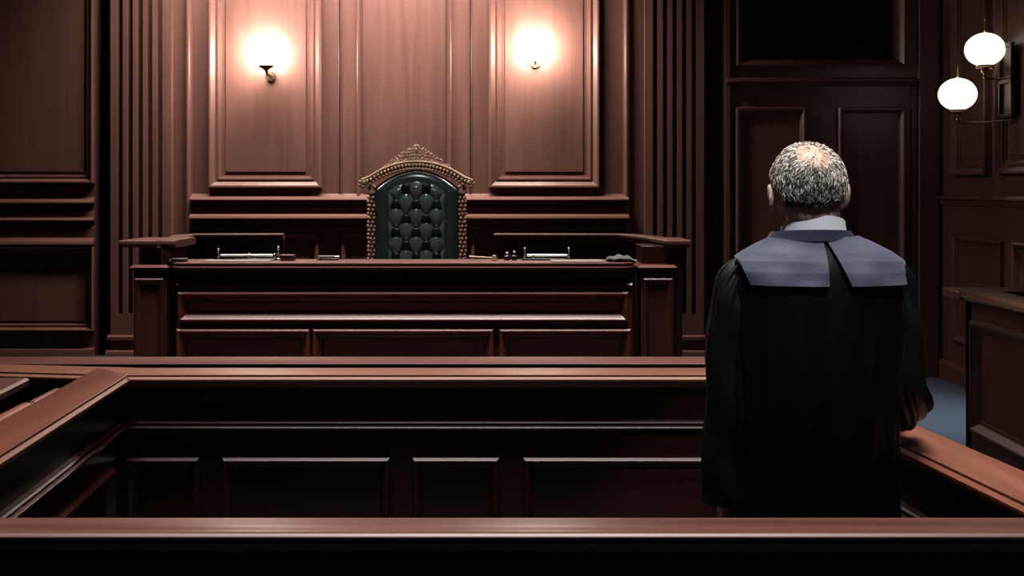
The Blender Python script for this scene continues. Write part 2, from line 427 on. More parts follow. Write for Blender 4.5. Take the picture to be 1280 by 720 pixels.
for sd in (-1, 1):
    x0, x1 = (fxp(149), fxp(220)) if sd < 0 else (fxp(835), fxp(863))
    MB().loft([[V((a_, b_, z)) for a_, b_ in ((x0 - g_, YF - .01 - g_), (x1, YF - .01 - g_), (x1, YF + .45), (x0 - g_, YF + .45))] for z, g_ in ((zl - .045, -.03), (zl - .028, -.008), (zl - .022, 0), (zl - .005, 0), (zl, -.008))]).build('wing_top', CT, bench, ang=30)
    ln = curve_line(sd)
    if sd > 0: ln = ln[::-1]
    ledge(ln, zl + .0008, .12).build('raised_ledge', CT, bench, ang=30)
    P = [V((x, y, 0)) for x, y in ln]; N_ = []
    for i in range(len(P)):
        t = (P[min(i + 1, len(P) - 1)] - P[max(0, i - 1)]).normalized(); N_.append(V((-t.y, t.x, 0)))
    MB().loft([[p + n * o + V((0, 0, z)) for o, z in ((.05, .2), (.05, zl - .03), (.10, zl - .03), (.10, .2))] for p, n in zip(P, N_)]).build('ledge_fascia', KX, bench, ang=40)  # near-black colour carries the shade under the ledge
    MB().loft([[p + n * (.05 - o) + V((0, 0, z)) for o, z in ((-.01, zl - .075), (.02, zl - .070), (.02, zl - .062), (-.01, zl - .058))] for p, n in zip(P, N_)]).build('fascia_bead', KX, bench, ang=30)

# ------------------------------------------------------------------ judge's chair
YC = 8.2
chx = xat(521, YC)
def cx_(px): return xat(px, YC)
def cz(py): return zat(py, YC)
chair = thing('throne_chair', "gilded high-backed throne chair with tufted green-black leather behind the judge's bench", 'chair', (chx, YC - .2, .2))
hw = .305; ztop = cz(214); kk = (cz(214) - cz(238)) / hw ** 2
def arch(x): return ztop - kk * x * x
LD = .135; rows = []
z = cz(236); i = 0
btn = []
for r, py in enumerate((236, 256, 274, 291, 307, 322)):
    xs = (-.075, .075) if r % 2 == 0 else (-.15, 0, .15)
    for x in xs: btn.append((x * .98, cz(py)))
def tuft(x, z):
    # diamond lattice through the buttons
    dz = (cz(236) - cz(322)) / 5
    v = (cz(236) - z) / dz; u = x / .0735
    a = (u + v + 1) / 2; b = (u - v - 1) / 2
    return (abs(math.sin(PI * a)) * abs(math.sin(PI * b))) ** .42
m = MB(); NX, NZ = 96, 150; vs = []; fs = []
zb = .72
for j in range(NZ + 1):
    for i in range(NX + 1):
        x = -hw + 2 * hw * i / NX; zz = zb + (arch(x) - zb) * j / NZ
        e = max(0, min(hw - abs(x), arch(x) - zz))
        base = .055 * max(0, 1 - (1 - e / .06) ** 2) ** .5 if e < .06 else .055
        tz = max(0, min(1, (arch(x) - .075 - zz) / .04)); tx = max(0, min(1, (.225 - abs(x)) / .05))
        g = tz * tx
        h = base + g * (.042 * tuft(x, zz) - .010)
        vs.append((chx + x, YC - h, zz))
for j in range(NZ):
    for i in range(NX):
        a = j * (NX + 1) + i; f = (a, a + 1, a + NX + 2, a + NX + 1)
        x = vs[a][0] - chx; zz = vs[a][2]
        m.cur = 1 if (abs(x) < .20 and zz < arch(x) - .085) else 0  # tufted area takes the leather with highlights in its colour
        m.add([vs[q] for q in f], [(0, 1, 2, 3)])
m.cur = 0
cush = m.build('back_cushion', [LEATHER, LEATHT], chair, ang=80)
for x, z in btn:
    MB().ell((chx + x, YC - .066, z), (.041, .012, .041), 20, 8).build('button', BLACKL, cush)
# back board
pts = [(-hw - .01, .72)] + [(-hw - .01 + (2 * hw + .02) * k / 20, arch(max(-hw, min(hw, -hw + 2 * hw * k / 20))) + .01) for k in range(21)] + [(hw + .01, .72)]
MB().loft([[V((chx + x, YC + .002, z)) for x, z in pts], [V((chx + x, YC + .05, z)) for x, z in pts]]).build('back_board', BV, chair)
# turned, beaded posts
for s in (-1, 1):
    px = chx + s * (cx_(577) - cx_(463)) / 2
    m = MB().tube([(px, YC + .01, .2), (px, YC + .01, cz(236))], .019, 14)
    m.build('post_core', BRONZE, chair, ang=60)
    m = MB()
    z = .74; k = 0
    while z < cz(243):
        for a in range(4):
            an = a * PI / 2 + k * .55
            m.ell((px + .021 * math.cos(an), YC + .01 + .021 * math.sin(an), z), .0135, 8, 6)
        z += .030; k += 1
    m.build('beaded_post', GOLD, chair, ang=60)
    MB().lathe([(.016, 0), (.030, .006), (.034, .018), (.026, .03), (.031, .044), (.034, .058), (.022, .070), (.0, .072)], (px, YC + .01, cz(243)), n=16).build('post_capital', GOLD, chair, ang=60)
# arched crest rail
hx = (cx_(586) - cx_(452)) / 2
def crest(t):
    """centre line of the gilded arch, t in -1..1"""
    x = t * hx
    a = abs(t)
    z = cz(203) - (cz(203) - cz(229)) * (a ** 2.1) * (1.0)
    if a > .86: z += -.0 + .018 * (a - .86) / .14
    return V((chx + x, YC - .02, z))
T = [-1 + 2 * k / 60 for k in range(61)]
m = MB().tube([crest(t) + V((0, .01, -.022)) for t in T], .022, 10, sq=.9)
m.build('crest_core', BRONZE, chair, ang=60)
m = MB()
m.tube([crest(t) + V((0, -.012, .006)) for t in T], .0105, 8)
m.tube([crest(t) + V((0, -.012, -.046)) for t in T if abs(t) < .93], .008, 8)
for k in range(31):
    t = -.97 + 1.94 * k / 30
    m.ell(crest(t) + V((0, -.026, -.020)), (.0105, .011, .0125), 10, 8)
for k in range(29):
    t = -.86 + 1.72 * k / 28
    m.ell(crest(t) + V((0, -.022, -.046)), (.0105, .011, .0115), 10, 8)
m.build('crest_rail', GOLD, chair, ang=60)
for s in (-1, 1):
    c = crest(s) + V((0, -.005, -.02))
    m = MB()
    m.torus(c + V((s * -.006, -.01, 0)), .022, .008, n=18, m=7)
    m.ell(c + V((s * -.006, -.016, 0)), .011, 10, 8)
    for q in range(7):
        a = q * 2 * PI / 7; m.ell(c + V((s * -.006 + .03 * math.cos(a), -.008, .03 * math.sin(a))), (.010, .008, .010), 8, 6)
    m.build('corner_scroll', GOLD, chair, ang=60)
# pierced foliage above the crest
m = MB()
def spiral(c, R, s, tilt, r=.0052, turns=1.25):
    pts = []
    for k in range(15):
        q = k / 14; a = tilt + s * q * turns * 2 * PI; rr = R * (1 - .72 * q)
        pts.append(c + V((rr * math.cos(a), -.004 * q, rr * math.sin(a))))
    m.tube(pts, [r * (1 - .3 * k / 14) for k in range(15)], 6)
rr = random.Random(3)
def env(t): return .094 * max(0, 1 - (abs(t) / .62) ** 1.35)
for row in range(4):
    n = 15
    for k in range(n):
        t = -.6 + 1.2 * (k + .5 * (row % 2)) / (n - 1)
        h = .012 + row * .026
        if h > env(t) + .012: continue
        sd = 1 if t > 0 else -1
        c = crest(t) + V((0, .004 + rr.uniform(-.004, .004), h + rr.uniform(-.003, .003)))
        spiral(c, .0165, sd, PI / 2 + rr.uniform(-.6, .6))
        if rr.random() < .7: m.ell(c + V((rr.uniform(-.012, .012), -.006, .010)), (.007, .006, .009), 7, 5)
for k in range(23):
    t = -.6 + 1.2 * k / 22
    c = crest(t) + V((0, .002, env(t) + .004)); a = -t * 1.1
    M = Matrix.Rotation(a * -1, 3, 'Y')
    m.ell(c, (.0055, .005, .016), 7, 6, M)
for a in (-.9, -.45, 0, .45, .9):
    M = Matrix.Rotation(a, 3, 'Y'); c = crest(0) + V((0, -.004, .10))
    m.ell(c + M @ V((0, 0, .016)), (.0065, .006, .018), 8, 6, M)
m.ell(crest(0) + V((0, -.01, .092)), .012, 10, 8)
m.build('crest_carving', GOLD, chair, ang=60)
# seat, arms and legs
MB().loft([[V((chx + x * s_, YC - .03 + (y + .29) * s_ - .29, z)) for x, y in ((-.31, -.27), (.31, -.27), (.30, .27), (-.30, .27))] for z, s_ in ((.62, .98), (.64, 1), (.70, 1), (.735, .94), (.74, .8))]).build('seat_cushion', LEATHER, chair, ang=60)
MB().box(chx - .33, chx + .33, YC - .62, YC + .02, .54, .62).build('seat_rail', GOLD, chair, bev=.01)
for s in (-1, 1):
    x = chx + s * .335
    MB().tube([(x, YC - .02, .92), (x, YC - .25, .90), (x, YC - .48, .89), (x, YC - .55, .86)], [.026, .028, .028, .02], 10).build('armrest', GOLD, chair, ang=60)
    MB().tube([(x, YC - .48, .89), (x, YC - .45, .78), (x, YC - .5, .60)], [.02, .026, .02], 10).build('arm_support', GOLD, chair, ang=60)
    MB().tube([(chx + s * .30, YC - .57, .56), (chx + s * .31, YC - .6, .42), (chx + s * .29, YC - .57, .30), (chx + s * .30, YC - .60, .24), (chx + s * .30, YC - .60, .202)], [.035, .03, .02, .027, .028], 10).build('leg', GOLD, chair, ang=60)

# ------------------------------------------------------------------ things on the bench
def desk(px, d=7.12): return xat(px, d)
zd = zt + .0005
def pen_stand(px0, px1, d, label, posts):
    x0, x1 = xat(px0, d), xat(px1, d)
    t = thing('pen_stand', label, 'pen stand', ((x0 + x1) / 2, d, zd), 'pen stands on the counter')
    MB().box(x0 - .02, x1 + .02, d - .04, d + .04, zd, zd + .012).build('base', INK, t, bev=.003)
    MB().tube([(x0 + .015, d, zd + .030), (x1 - .01, d, zd + .030)], [.0075, .0065], 10).build('pen', SILVER, t)
    for q in posts:
        x = x0 + (x1 - x0) * q[0]
        MB().lathe([(.010, 0), (.010, .008), (.0045, .014), (.0045, q[1] - .012), (.008, q[1] - .006), (.004, q[1])], (x, d, zd + .010), n=12).build('post', SILVER, t, ang=50)
    return t
pen_stand(273, 343, 7.19, 'silver pen on a black desk stand left of the chair', [(0, .065), (.55, .036), (1, .034)])
pen_stand(656, 711, 7.19, 'silver pen on a black desk stand right of the chair', [(0, .072), (.2, .03), (1, .072)])
for px, h, lb in ((634, .055, 'small black glass inkwell nearest the gavel'), (643, .062, 'small black glass inkwell nearest the right pen stand')):
    x = xat(px, 7.18)
    t = thing('inkwell', lb, 'inkwell', (x, 7.18, zd), 'inkwells on the counter')
    MB().lathe([(.018, 0), (.020, .008), (.019, .026), (.009, .034), (.009, h - .014), (.0, h - .014)], (x, 7.18, zd), n=16).build('bottle', INK, t, ang=50)
    MB().lathe([(.011, h - .016), (.012, h - .008), (.006, h - .004), (.0, h)], (x, 7.18, zd), n=16).build('stopper', SILVER, t, ang=50)
    MB().torus((x, 7.18, zd + .026), .0185, .0022, Matrix.Rotation(PI / 2, 3, 'X'), 18, 6).build('collar', SILVER, t)
# gavel lying right of the chair
gx = xat(604, 7.15)
t = thing('gavel', 'pale wooden gavel lying on the bench just right of the chair', 'gavel', (gx, 7.15, zd))
PALE = wood('pale_turned_wood', (.34, .22, .12), (.55, .40, .24), 'X', .35)
MB().lathe([(.0, -.034), (.015, -.034), (.017, -.026), (.014, -.02), (.017, -.012), (.017, .012), (.014, .02), (.017, .026), (.015, .034), (0, .034)], (gx + .07, 7.15, zd + .0175), 'Y', 16).build('head', PALE, t, ang=40)
MB().tube([(gx + .06, 7.15, zd + .016), (gx - .02, 7.15, zd + .020), (gx - .09, 7.15, zd + .024)], [.005, .006, .008], 10).build('handle', PALE, t)
# ornate little desk ornament and box left
ox = xat(348, 7.19)
tag(MB().lathe([(.016, 0), (.018, .006), (.006, .012), (.005, .022), (.013, .034), (.013, .042), (.005, .050), (.004, .058), (.012, .068), (.010, .076), (.004, .084), (.0, .094)], (ox, 7.19, zd), n=16).build('candle_holder', SILVER, ang=60),
    'small turned silver ornament standing left of the dark box', 'ornament')
bx0 = xat(360, 7.14)
t = thing('desk_box', 'small dark lidded box on the bench left of the chair', 'box', (bx0, 7.14, zd))
MB().box(bx0 - .042, bx0 + .042, 7.10, 7.18, zd, zd + .026).build('body', BV, t, bev=.003)
MB().box(bx0 - .045, bx0 + .045, 7.097, 7.183, zd + .027, zd + .038).build('lid', BV, t, bev=.004)
# white stylus
x0, x1 = xat(398, 7.2), xat(424, 7.2)
t = thing('fountain_pen', 'short ivory pen lying between the dark box and the chair', 'pen', ((x0 + x1) / 2, 7.2, zd))
MB().tube([(x0, 7.2, zd + .020), (x1 - .03, 7.2, zd + .020)], .0085, 10).build('barrel', PAPER, t)
MB().tube([(x1 - .03, 7.2, zd + .020), (x1, 7.2, zd + .018)], [.006, .010], 10).build('cap', SILVER, t)
MB().box(x0, x1, 7.18, 7.15, zd, zd + .0115).build('pen_rest', INK, t, bev=.002)
# papers
def papers(px0, px1, d0, d1, n, label, mat=PAPER, name='paper_stack'):
    m = MB(); rr = random.Random(int(px0))
    for k in range(n):
        a, b = rr.uniform(-.008, .008), rr.uniform(-.006, .006)
        m.box(xat(px0, d0) + a, xat(px1, d0) + a, d0 + b, d1 + b, zd + k * .0032, zd + k * .0032 + .0026)
    return tag(m.build(name, mat, smooth=False), label, 'papers')
papers(252, 335, 7.0, 7.16, 2, 'thin stack of papers at the left end of the bench counter')
papers(690, 756, 6.955, 7.15, 2, 'thin stack of papers beside the folded grey cloth')
# folded grey cloth at right end, leafed papers at left tip
def drape(px0, px1, d, h, label, name, mat):
    x0, x1 = xat(px0, d), xat(px1, d); n = 26; rings = []
    for i in range(n + 1):
        q = i / n; x = x0 + (x1 - x0) * q
        hh = h * (.35 + .65 * math.sin(PI * min(1, q * 1.05 + .02)) ** .6) + .004 * math.sin(q * 19)
        wy = .07 * (.5 + .5 * math.sin(PI * (q * .9 + .06)))
        ring = []
        for k in range(12):
            a = 2 * PI * k / 12
            ring.append(V((x, d + wy * math.cos(a) + .006 * math.sin(q * 12 + k), zd + hh * .5 + hh * .5 * math.sin(a) + .0 )))
        rings.append(ring)
    return tag(MB().loft(rings).build(name, mat, ang=60), label, 'cloth' if mat is GPAPER else 'papers')
drape(758, 795, 7.04, .042, 'crumpled grey cloth at the right end of the bench counter', 'folded_cloth', GPAPER)
m = MB()
for k, (a, dz) in enumerate(((.0, 0), (.15, .006), (-.2, .012), (.3, .018))):
    M = Matrix.Rotation(a, 3, 'Z'); c = V((xat(224, 7.02), 7.02, zd + .001 + dz))
    ring = lambda z: [c + M @ V((x, y, 0)) + V((0, 0, z)) for x, y in ((-.048, -.045), (.048, -.045), (.05, .045), (-.044, .045))]
    m.loft([ring(.0), ring(.002)])
tag(m.build('loose_papers', GPAPER, smooth=False), 'few loose grey papers fanned out on the left tip of the bench', 'papers')

# ------------------------------------------------------------------ clerk's counter in front of the bench
cl = thing('clerk_counter', "low dark counter running in front of the judge's bench", 'counter', (-.7, 4.6, 0))
ztc = zat(453.8, 4.40)
def fc(u, v, t): return V((t, 4.40 + u, v))
MB().prism([(.035, ztc - .035), (.03, ztc - .012), (.0, ztc - .008), (-.002, ztc - .004), (.004, ztc), (.165, ztc), (.17, ztc - .035)], fc, -3.4, .84).build('counter_top', CT, cl, ang=40)
MB().box(-3.35, .80, 4.44, 4.54, 0, ztc - .034).build('front_board', KX, cl, bev=.003)
for k in range(4):
    MB().frame((-3.2 + k * 1.0, 4.4395, .2), RT, UP, NB, .88, .5, LOWP).build('front_panel', KX, cl, ang=25)

# ------------------------------------------------------------------ dock round the standing man
RZ = 1.008
def sweep(path, prof):
    """profile (offset to the left of travel, height) swept along a plan path with mitred corners"""
    P = [V((x, y, 0)) for x, y in path]; rings = []
    for i, p in enumerate(P):
        if i == 0: t = (P[1] - P[0]).normalized(); n = V((-t.y, t.x, 0)); k = 1
        elif i == len(P) - 1: t = (P[-1] - P[-2]).normalized(); n = V((-t.y, t.x, 0)); k = 1
        else:
            a = (P[i] - P[i - 1]).normalized(); b = (P[i + 1] - P[i]).normalized()
            na = V((-a.y, a.x, 0)); nb = V((-b.y, b.x, 0)); n = (na + nb).normalized(); k = 1 / max(.2, n.dot(na))
        rings.append([p + n * (u * k) + V((0, 0, z)) for u, z in prof])
    return MB().loft(rings)
RAILP = [(0, .994), (.012, 1.0005), (.012, 1.0065), (.016, 1.008), (.150, 1.008), (.154, 1.0065), (.154, 1.0005), (.166, .994), (.166, .988), (.135, .962), (.031, .962), (0, .988)]
WALLP = [(.040, 0), (.040, .963), (.126, .963), (.126, 0)]
BEADP = [(.042, .856), (.026, .851), (.022, .846), (.034, .843), (.022, .838), (.016, .832), (.018, .826), (.042, .822)]
PL0, PL1, PR1, PR0 = (-1.128, 2.13), (-1.247, 3.66), (.79, 3.66), (.992, 2.13)
dock = thing('dock_partition', 'three sided panelled dock enclosing the standing man, polished handrail on top', 'partition', (-.15, 3.0, 0))
sides = [([PL0, PL1], RY), ([PL1, PR1], RX), ([PR1, PR0], RY)]
full = [PL0, PL1, PR1, PR0]
def miter_piece(i, prof):
    """piece i of the three-run path with true mitres"""
    P = [V((x, y, 0)) for x, y in full]
    def nrm(j):
        a = (P[j + 1] - P[j]).normalized(); return V((-a.y, a.x, 0))
    out = []
    for e in (i, i + 1):
        ns = [nrm(j) for j in (e - 1, e) if 0 <= j < 3]
        n = sum(ns, V()).normalized(); k = 1 / n.dot(ns[0])
        out.append([P[e] + n * (u * k) + V((0, 0, z)) for u, z in prof])
    return MB().loft(out)
for i, rm in enumerate((LY, RX, RY)):
    miter_piece(i, RAILP).build('handrail', rm, dock, ang=25)
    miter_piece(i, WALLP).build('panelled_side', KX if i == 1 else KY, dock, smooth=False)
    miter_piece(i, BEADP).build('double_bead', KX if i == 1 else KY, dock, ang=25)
# the far rail runs on to the left
ext = [(-2.7, 3.885), (-1.31, 3.6755)]
def straight(path, prof, name, mat):
    return sweep(path, prof).build(name, mat, dock, ang=25)
straight(ext, [(u, z - .0012) for u, z in RAILP], 'handrail', RX); straight(ext, WALLP, 'panelled_side', KX); straight(ext, BEADP, 'double_bead', KX)
DFR = [(0, 0), (0, .014), (.008, .024), (.014, .024), (.030, .006), (.034, -.001), (.05, -.001)]
yi = 3.66 + .040
for x0, x1 in ((159, 251), (279, 488), (516, 624), (654, 900)):
    X0, X1 = xat(x0, yi), xat(x1, yi); Z1 = zat(571, yi)
    if x1 == 900: X1 = .70
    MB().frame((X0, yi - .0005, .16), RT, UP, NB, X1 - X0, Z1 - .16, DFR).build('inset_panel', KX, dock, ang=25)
def side_frame(a, b, off, ta, tb, z0, z1):
    A, B = V((*a, 0)), V((*b, 0)); d = (B - A); L = d.length; d.normalize(); n = V((-d.y, d.x, 0))
    O = A + n * (off - .0005) + d * ta + V((0, 0, z0))
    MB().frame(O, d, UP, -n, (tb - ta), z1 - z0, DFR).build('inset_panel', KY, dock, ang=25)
Z1 = zat(571, yi)
for a, b in ((.08, .72), (.82, 1.43)): side_frame(PL0, PL1, .040, a, b, .16, Z1)
for a, b in ((.10, .72), (.82, 1.43)): side_frame(PR1, PR0, .040, a, b, .16, Z1)

# front rail between camera and dock
fr = thing('gallery_rail', 'straight polished wooden rail crossing the whole foreground at waist height', 'railing', (0, 2.06, 0))
def ff(u, v, t): return V((t, u, v))
zf = 1.004
MB().prism([(2.092, zf), (2.096, zf - .004), (2.096, zf - .030), (2.08, zf - .04), (2.02, zf - .04), (2.004, zf - .026), (1.998, zf - .019), (2.002, zf - .015), (1.996, zf - .011),
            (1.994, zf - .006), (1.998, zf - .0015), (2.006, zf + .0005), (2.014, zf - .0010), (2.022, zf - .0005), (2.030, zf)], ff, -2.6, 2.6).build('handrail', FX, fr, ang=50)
MB().box(-2.6, 2.6, 2.03, 2.075, 0, zf - .039).build('panelled_side', KX, fr, smooth=False)
for k in range(5):
    MB().frame((-2.5 + k * 1.0, 2.0295, .15), RT, UP, NB, .9, .62, DFR).build('inset_panel', KX, fr, ang=25)

# side desk and handrail left of the dock
sd = thing('side_desk', 'dark wooden side desk beyond the left handrail of the dock', 'desk', (-2.0, 3.3, 0))
def fs_(u, v, t): return V((u + (t - 3.3) * -.09, t, v))
MB().prism([(-2.5, 1.0), (-1.555, 1.0), (-1.545, .993), (-1.545, .975), (-1.56, .968), (-2.5, .968)], fs_, 2.2, 3.66).build('desk_top', DV, sd, ang=25)
MB().prism([(-2.4, 0), (-2.4, .967), (-1.60, .967), (-1.60, 0)], fs_, 2.25, 3.62).build('body', DV, sd, smooth=False)
gr = thing('grab_rail', 'round wooden bar with a dark collar running beside the side desk', 'bar', (-1.45, 3.2, 0))
P0, P1 = V((-1.415, 2.4, .950)), V((-1.478, 3.64, .950))
cc = P0 + (P1 - P0) * .80
MB().tube([P0, cc - (P1 - P0) * .012], .024, 14).build('bar', RY, gr)
MB().tube([cc - (P1 - P0) * .012, cc + (P1 - P0) * .02], .018, 14).build('collar', BRONZE, gr)
MB().tube([cc + (P1 - P0) * .02, P1], .020, 14).build('bar', WY, gr)
for q in (.1, .9):
    p = P0 + (P1 - P0) * q; MB().tube([(p.x, p.y, 0), (p.x, p.y, .935)], .016, 12).build('post', BRONZE, gr)

# ------------------------------------------------------------------ jury box on the right
JX = 2.43
jb = thing('jury_box', 'dark panelled box with a curved cap rail against the right side', 'partition', (3.0, 4.8, 0))
MB().box(JX, JX + .08, 3.2, 6.0, 0, 1.03).build('side_board', BY, jb, bev=.004)
MB().box(JX, XR - .05, 5.92, 6.0, 0, 1.03).build('end_board', WX, jb, bev=.004)
def fj(u, v, t): return V((JX + u, t, v))
rings = []
for y in [3.15 + 2.99 * k / 24 for k in range(25)]:
    e = max(0, (y - 5.6) / .5); dx = .0 + .03 * (1 - min(1, e))
    rings.append([V((JX + u, y, v + .012 * (1 - e * e) * 0)) for u, v in ((-.085 + .02 * e, 1.066), (-.088 + .02 * e, 1.050), (-.05, 1.030), (.13, 1.030), (.13, 1.078), (-.06, 1.078))])
MB().loft(rings).build('cap_rail', RY, jb, ang=30)
MB().box(JX - .08, XR - .05, 5.88, 6.12, 1.03, 1.077).build('cap_rail', RX, jb, bev=.006)
JF = [(0, 0), (0, .025), (.010, .036), (.022, .036), (.050, .008), (.06, .004), (.07, .004), (.075, -.004), (.09, -.004)]
for a, b in ((5.88, 4.95), (4.85, 3.9)):
    MB().frame((JX - .0005, a, .34), SR, UP, SN, a - b, .925 - .34, JF).build('inset_panel', BY, jb, ang=25)
MB().box(JX - .03, JX + .01, 3.2, 6.01, 0, .14).build('plinth', BY, jb, bev=.006)

# ------------------------------------------------------------------ wall lamps
def wall_lamp(px, py, label, dx=.04, dz=0):
    x, z = bx(px), bz(py); y = YB - .19
    t = thing('wall_lamp', label, 'wall lamp', (x, YB, z - .2), 'wall lamps on the back wall')
    MB().ell((x, y, z), (.135, .135, .128), 32, 20).build('glass_globe', LAMPHOT, t, ang=80)
    MB().lathe([(.0, -.158), (.016, -.155), (.012, -.146), (.022, -.135), (.060, -.112), (.066, -.102), (.058, -.098), (.0, -.098)], (x + dx, y + dz * .9, z - .03 + dz), n=24).build('cup', BRONZE, t, ang=40)
    MB().tube([(x + dx, y + dz * .9, z - .175 + dz), (x + dx, y + .05 + dz * .6, z - .205 + dz), (x + dx, YB - .02, z - .20 + dz)], .010, 10).build('arm', BRONZE, t)
    MB().lathe([(.045, 0), (.045, .012), (.02, .022), (0, .022)], (x + dx, YB - .034, z - .20 + dz), 'Y', 20).build('wall_plate', BRONZE, t, ang=40)
wall_lamp(333, 66, 'glowing opal wall lamp with bronze cup on the panel left of the chair')
wall_lamp(669, 60, 'glowing opal wall lamp on the panel right of the chair', 0, .07)

# twin globe sconce on the right wall
YS = 8.3
sc = thing('twin_globe_sconce', 'brass sconce with two glowing white globes on the right wall', 'wall lamp', (XR, YS, 1.9))
def sx(px, d): return xat(px, d)
for px, py, d, rx_ in ((1231, 62, 8.3, .143), (1197, 118, 8.55, .142)):
    x, z = sx(px, d), zat(py, d)
    MB().ell((x, d, z), (rx_, rx_, .124), 36, 22).build('globe', LAMPCOOL, sc, ang=80)
    MB().lathe([(.0, -.215), (.010, -.212), (.016, -.20), (.010, -.19), (.012, -.175), (.026, -.165), (.03, -.15), (.022, -.142), (.062, -.128), (.066, -.118), (.0, -.118)], (x, d, z), n=20).build('gallery', BRASS, sc, ang=50)
    MB().torus((x, d, z - .134), .058, .007, Matrix.Rotation(PI / 2, 3, 'X'), 28, 8).build('collar_ring', BRASS, sc)
    MB().lathe([(.018, .126), (.012, .135), (.006, .15), (.004, .20), (.0, .235)], (x, d, z), n=14).build('finial', BRASS, sc, ang=50)
    arm_z = z - .215
    pts = [(x, d, z - .17), (x, d, arm_z)]
    MB().tube(pts + [(x + (XR - .03 - x) * .5, (d + YS - .12) / 2, arm_z - .01), (XR - .03, YS - .12, arm_z)], .009, 10).build('arm', BRONZE, sc)
yb0, yb1 = yr(1273), yr(1263)
z0, z1 = zat(147, 8.2), zat(54, 8.2)
m = MB()
for (a, b, c, d) in ((yb0 - .04, yb1 + .04, z0, z0 + .03), (yb0 - .04, yb1 + .04, z1 - .03, z1), (yb0 - .04, yb0 - .018, z0, z1), (yb1 + .018, yb1 + .04, z0, z1), (yb0 - .04, yb1 + .04, (z0 + z1) / 2 - .02, (z0 + z1) / 2 + .02)):
    m.box(XR - .075, XR - .045, a, b, c, d)
m.build('back_frame', BRONZE, sc, bev=.004)
MB().box(XR - .05, XR + .0, yb0 - .02, yb1 + .02, z0 + .02, z1 - .02).build('back_plate', BRONZE, sc, bev=.004)

# ------------------------------------------------------------------ the man in the gown
PX, PY = .706, 2.62
HX, HYY, HZ = .690, 2.615, 1.610
HM = Matrix.Translation((HX, HYY, HZ)) @ Matrix.Rotation(math.radians(-3), 4, 'Y') @ Matrix.Rotation(math.radians(6), 4, 'X')
def hp(p): return HM @ V(p)
HR = HM.to_3x3()
b = MB()
def he(c, r, R=None, nu=24, nv=16): b.ell(hp(c), r, nu, nv, HR @ R if R else HR)
he((0, -.008, .022), (.078, .096, .090)); he((0, .030, -.005), (.068, .072, .085))
he((0, .040, -.055), (.054, .056, .060)); he((0, .068, -.098), (.030, .026, .020)); he((0, -.035, -.02), (.066, .058, .07))
b.capsule([hp((0, .098, .020)), hp((0, .112, -.005)), hp((0, .124, -.022))], (.009, .011, .013))
for s in (-1, 1):
    he((s * .012, .112, -.026), (.009, .010, .008)); he((s * .028, .093, .030), (.024, .012, .008)); he((s * .042, .072, -.015), (.022, .020, .018))
    he((s * .032, .087, .023), (.019, .013, .007)); he((s * .032, .086, .000), (.018, .012, .006))
    # ears: shell, rim and lobe
    he((s * .084, -.004, -.006), (.009, .018, .030), Matrix.Rotation(s * .25, 3, 'Y'))
    b.tube([hp((s * (.087 + .006 * math.sin(k / 9 * PI)), -.002 - .017 * math.sin(k / 9 * PI * 1.15) * 1.0 + .010 * math.cos(k / 9 * PI) * .5, -.006 + .031 * math.cos(k / 9 * PI))) for k in range(10)], .0045, 8)
    he((s * .081, .003, -.036), (.006, .008, .009))
he((0, .101, -.048), (.022, .010, .005)); he((0, .099, -.057), (.020, .010, .006))
# neck
b.capsule([hp((0, -.012, -.05)), (PX - .007, PY - .012, 1.525), (PX, PY - .005, 1.46)], (.054, .056, .066), 20)
# torso and pelvis
def ring(c, a, bb, n=28, p=2.3):
    out = []
    for k in range(n):
        t = 2 * PI * k / n; ct, st = math.cos(t), math.sin(t)
        out.append(V((c[0] + a * abs(ct) ** (2 / p) * (1 if ct >= 0 else -1), c[1] + bb * abs(st) ** (2 / p) * (1 if st >= 0 else -1), c[2])))
    return out
b.loft([ring((PX, PY, z), a, bb) for z, a, bb in ((.86, .10, .08), (.90, .155, .10), (1.0, .160, .10), (1.1, .148, .098), (1.25, .160, .105), (1.36, .168, .100), (1.42, .150, .082), (1.455, .10, .064), (1.48, .05, .05))])
# legs
for s in (-1, 1):
    b.capsule([(PX + s * .085, PY, .88), (PX + s * .09, PY + .01, .50), (PX + s * .095, PY - .01, .10)], (.078, .053, .036), 16)
    b.capsule([(PX + s * .095, PY - .03, .05), (PX + s * .105, PY + .13, .04)], (.034, .028), 12)
